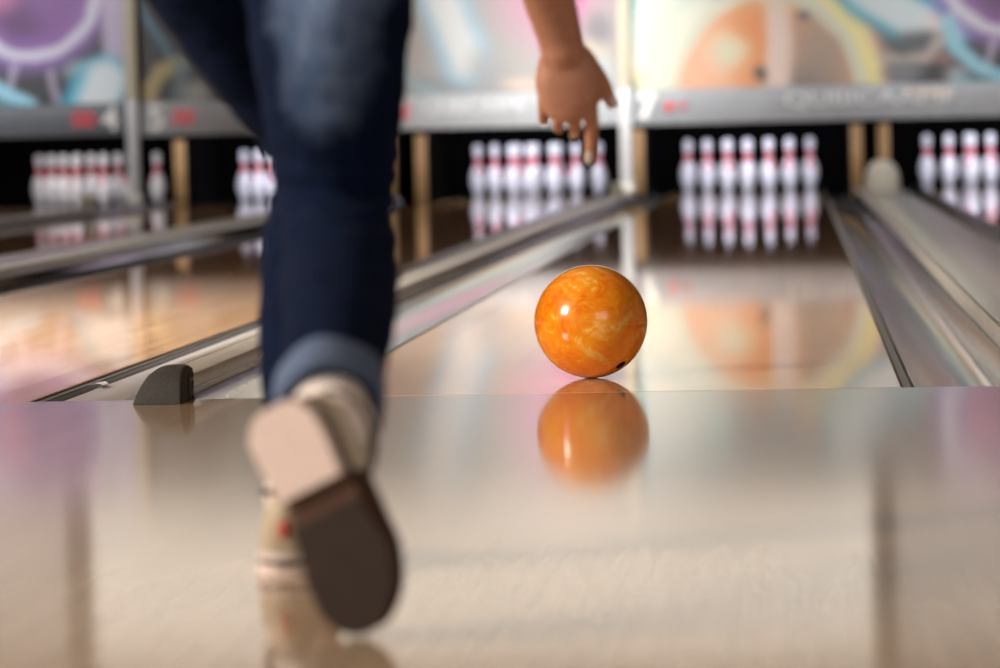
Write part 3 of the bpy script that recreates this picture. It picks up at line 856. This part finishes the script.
# shirt and hair (above the picture, seen only from elsewhere or in reflections)
def shirt():
    bm = bmesh.new(); pel = (R_HIP+L_HIP)/2
    limb(bm, [(pel.x+.01, pel.y+.02, pel.z+.07, .146), (-.225, -2.20, .93, .135), (-.17, -2.08, 1.06, .142), (-.11, -1.97, 1.15, .128)], 5, 26)
    limb(bm, [(-.27, -1.98, 1.155, .066), (-.10, -1.94, 1.165, .088), (.06, -1.885, 1.12, .064)], 5, 20)
    limb(bm, [(.055, -1.88, 1.12, .064), (.035, -1.79, 1.01, .056)], 4, 18); limb(bm, [(-.26, -1.97, 1.15, .063), (-.39, -2.025, 1.085, .055)], 4, 18)
    o = new_obj('shirt', rel(bm), M_shirt, person); fuse(o, .008, 4, lambda c: .003*noise.noise(c*14))
shirt()
bm = bmesh.new(); hc = Vector((-.075, -1.79, 1.37))
ball_at(bm, hc+Vector((0, -.016, .022)), .107, (.80, .95, 1.05)); limb(bm, [(-.075, -1.885, 1.42, .03), (-.08, -1.95, 1.39, .034), (-.085, -1.98, 1.28, .028), (-.085, -1.985, 1.20, .012)], 5, 16)
ball_at(bm, hc+Vector((0, -.04, -.04)), .085, (.85, .8, .8))
hair = new_obj('hair', rel(bm), M_hair, person); fuse(hair, .006, 3, lambda c: .002*noise.noise(Vector((c.x*60, c.y*60, c.z*8))))

# ------------------------------------------------------------------ light
def area(name, loc, target, size, power, rgb=(255, 255, 255), size_y=None):
    l = bpy.data.lights.new(name, 'AREA'); l.energy = power; l.color = lin(rgb); l.size = size
    if size_y: l.shape = 'RECTANGLE'; l.size_y = size_y
    o = bpy.data.objects.new(name, l); COL.link(o); o.location = loc
    o.rotation_euler = (Vector(target)-Vector(loc)).to_track_quat('-Z', 'Y').to_euler(); return o
W = bpy.data.worlds.new('World'); scene.world = W; W.use_nodes = True
W.node_tree.nodes['Background'].inputs[0].default_value = (1, 1, 1, 1); W.node_tree.nodes['Background'].inputs[1].default_value = .26
area('ceiling_lamp_key', (-5.2, -3.4, 2.7), (-.1, .2, .1), 1.3, 400, (255, 242, 226))
area('ceiling_lamp_fill', (3.4, -7.0, 3.1), (-.2, -2.0, .4), 4.0, 75, (255, 246, 236))  # added fill for the ball and legs, no known lamp here
l = area('ceiling_lamp_lane', (-5.4, -.6, 3.2), (-2.5, 1.9, 0), .8, 250, (255, 244, 230), .8); l.data.spread = math.radians(46)
def wash(name, x, xt, w, power, rgb, spread=44):
    l = area(name, (x, 12.0, 3.2), (xt, 16.8, .85), w, power, rgb, .3); l.data.spread = math.radians(spread)
wash('mask_wash', -1.2, -1.2, .6, 30, (255, 253, 250), 36)
wash('mask_wash_right', 1.4, 1.3, 1.2, 17, (255, 253, 251))
wash('mask_wash_left', -5.6, -5.5, 1.2, 20, (248, 250, 255))
area('fascia_wash', (-1.9, 14.2, 3.25), (-1.9, 17, 2.75), 9.5, 78, (255, 249, 243), .2).data.spread = math.radians(56)
for L, p in (('A', .5), ('B', 1), ('C', 1), ('D', 1), ('E', 1)):
    c = (238, 238, 255) if L != 'A' else (250, 244, 244)
    l = area('pin_deck_lamp', (LANES[L], 16.98, .66), (LANES[L], 18.8, .30), 1.0, 6.0*p, c, .14); l.data.spread = math.radians(70)
    l = area('pin_deck_lamp_rear', (LANES[L], 18.05, 1.05), (LANES[L], 18.95, .2), 1.0, 3.4*p, c, .14); l.data.spread = math.radians(90)  # added light to brighten the back rows, not a fitted lamp

# ------------------------------------------------------------------ camera
f_px, yaw, pitch, roll = 3318.05, .0901, .06071, -.02364
F = Vector((-math.sin(yaw)*math.cos(pitch), math.cos(yaw)*math.cos(pitch), -math.sin(pitch)))
Rv = Vector((math.cos(yaw), math.sin(yaw), 0)); U = Rv.cross(F)
R2 = Rv*math.cos(roll)+U*math.sin(roll); U2 = R2.cross(F)
cam = bpy.data.cameras.new('camera'); co = bpy.data.objects.new('camera', cam); COL.link(co)
M = Matrix((R2, U2, -F)).transposed().to_4x4(); M.translation = Vector((.35328, -5.95394, .47201)); co.matrix_world = M
cam.sensor_width = 36; cam.lens = f_px*36/1000; cam.clip_start = .05; cam.clip_end = 100
cam.dof.use_dof = True; cam.dof.focus_distance = 6.28; cam.dof.aperture_fstop = 3.7; cam.dof.aperture_blades = 0
scene.camera = co
vs = scene.view_settings
vs.view_transform = 'Standard'; vs.look = 'None'; vs.exposure = 0.0; vs.gamma = 1.0; vs.use_curve_mapping = False
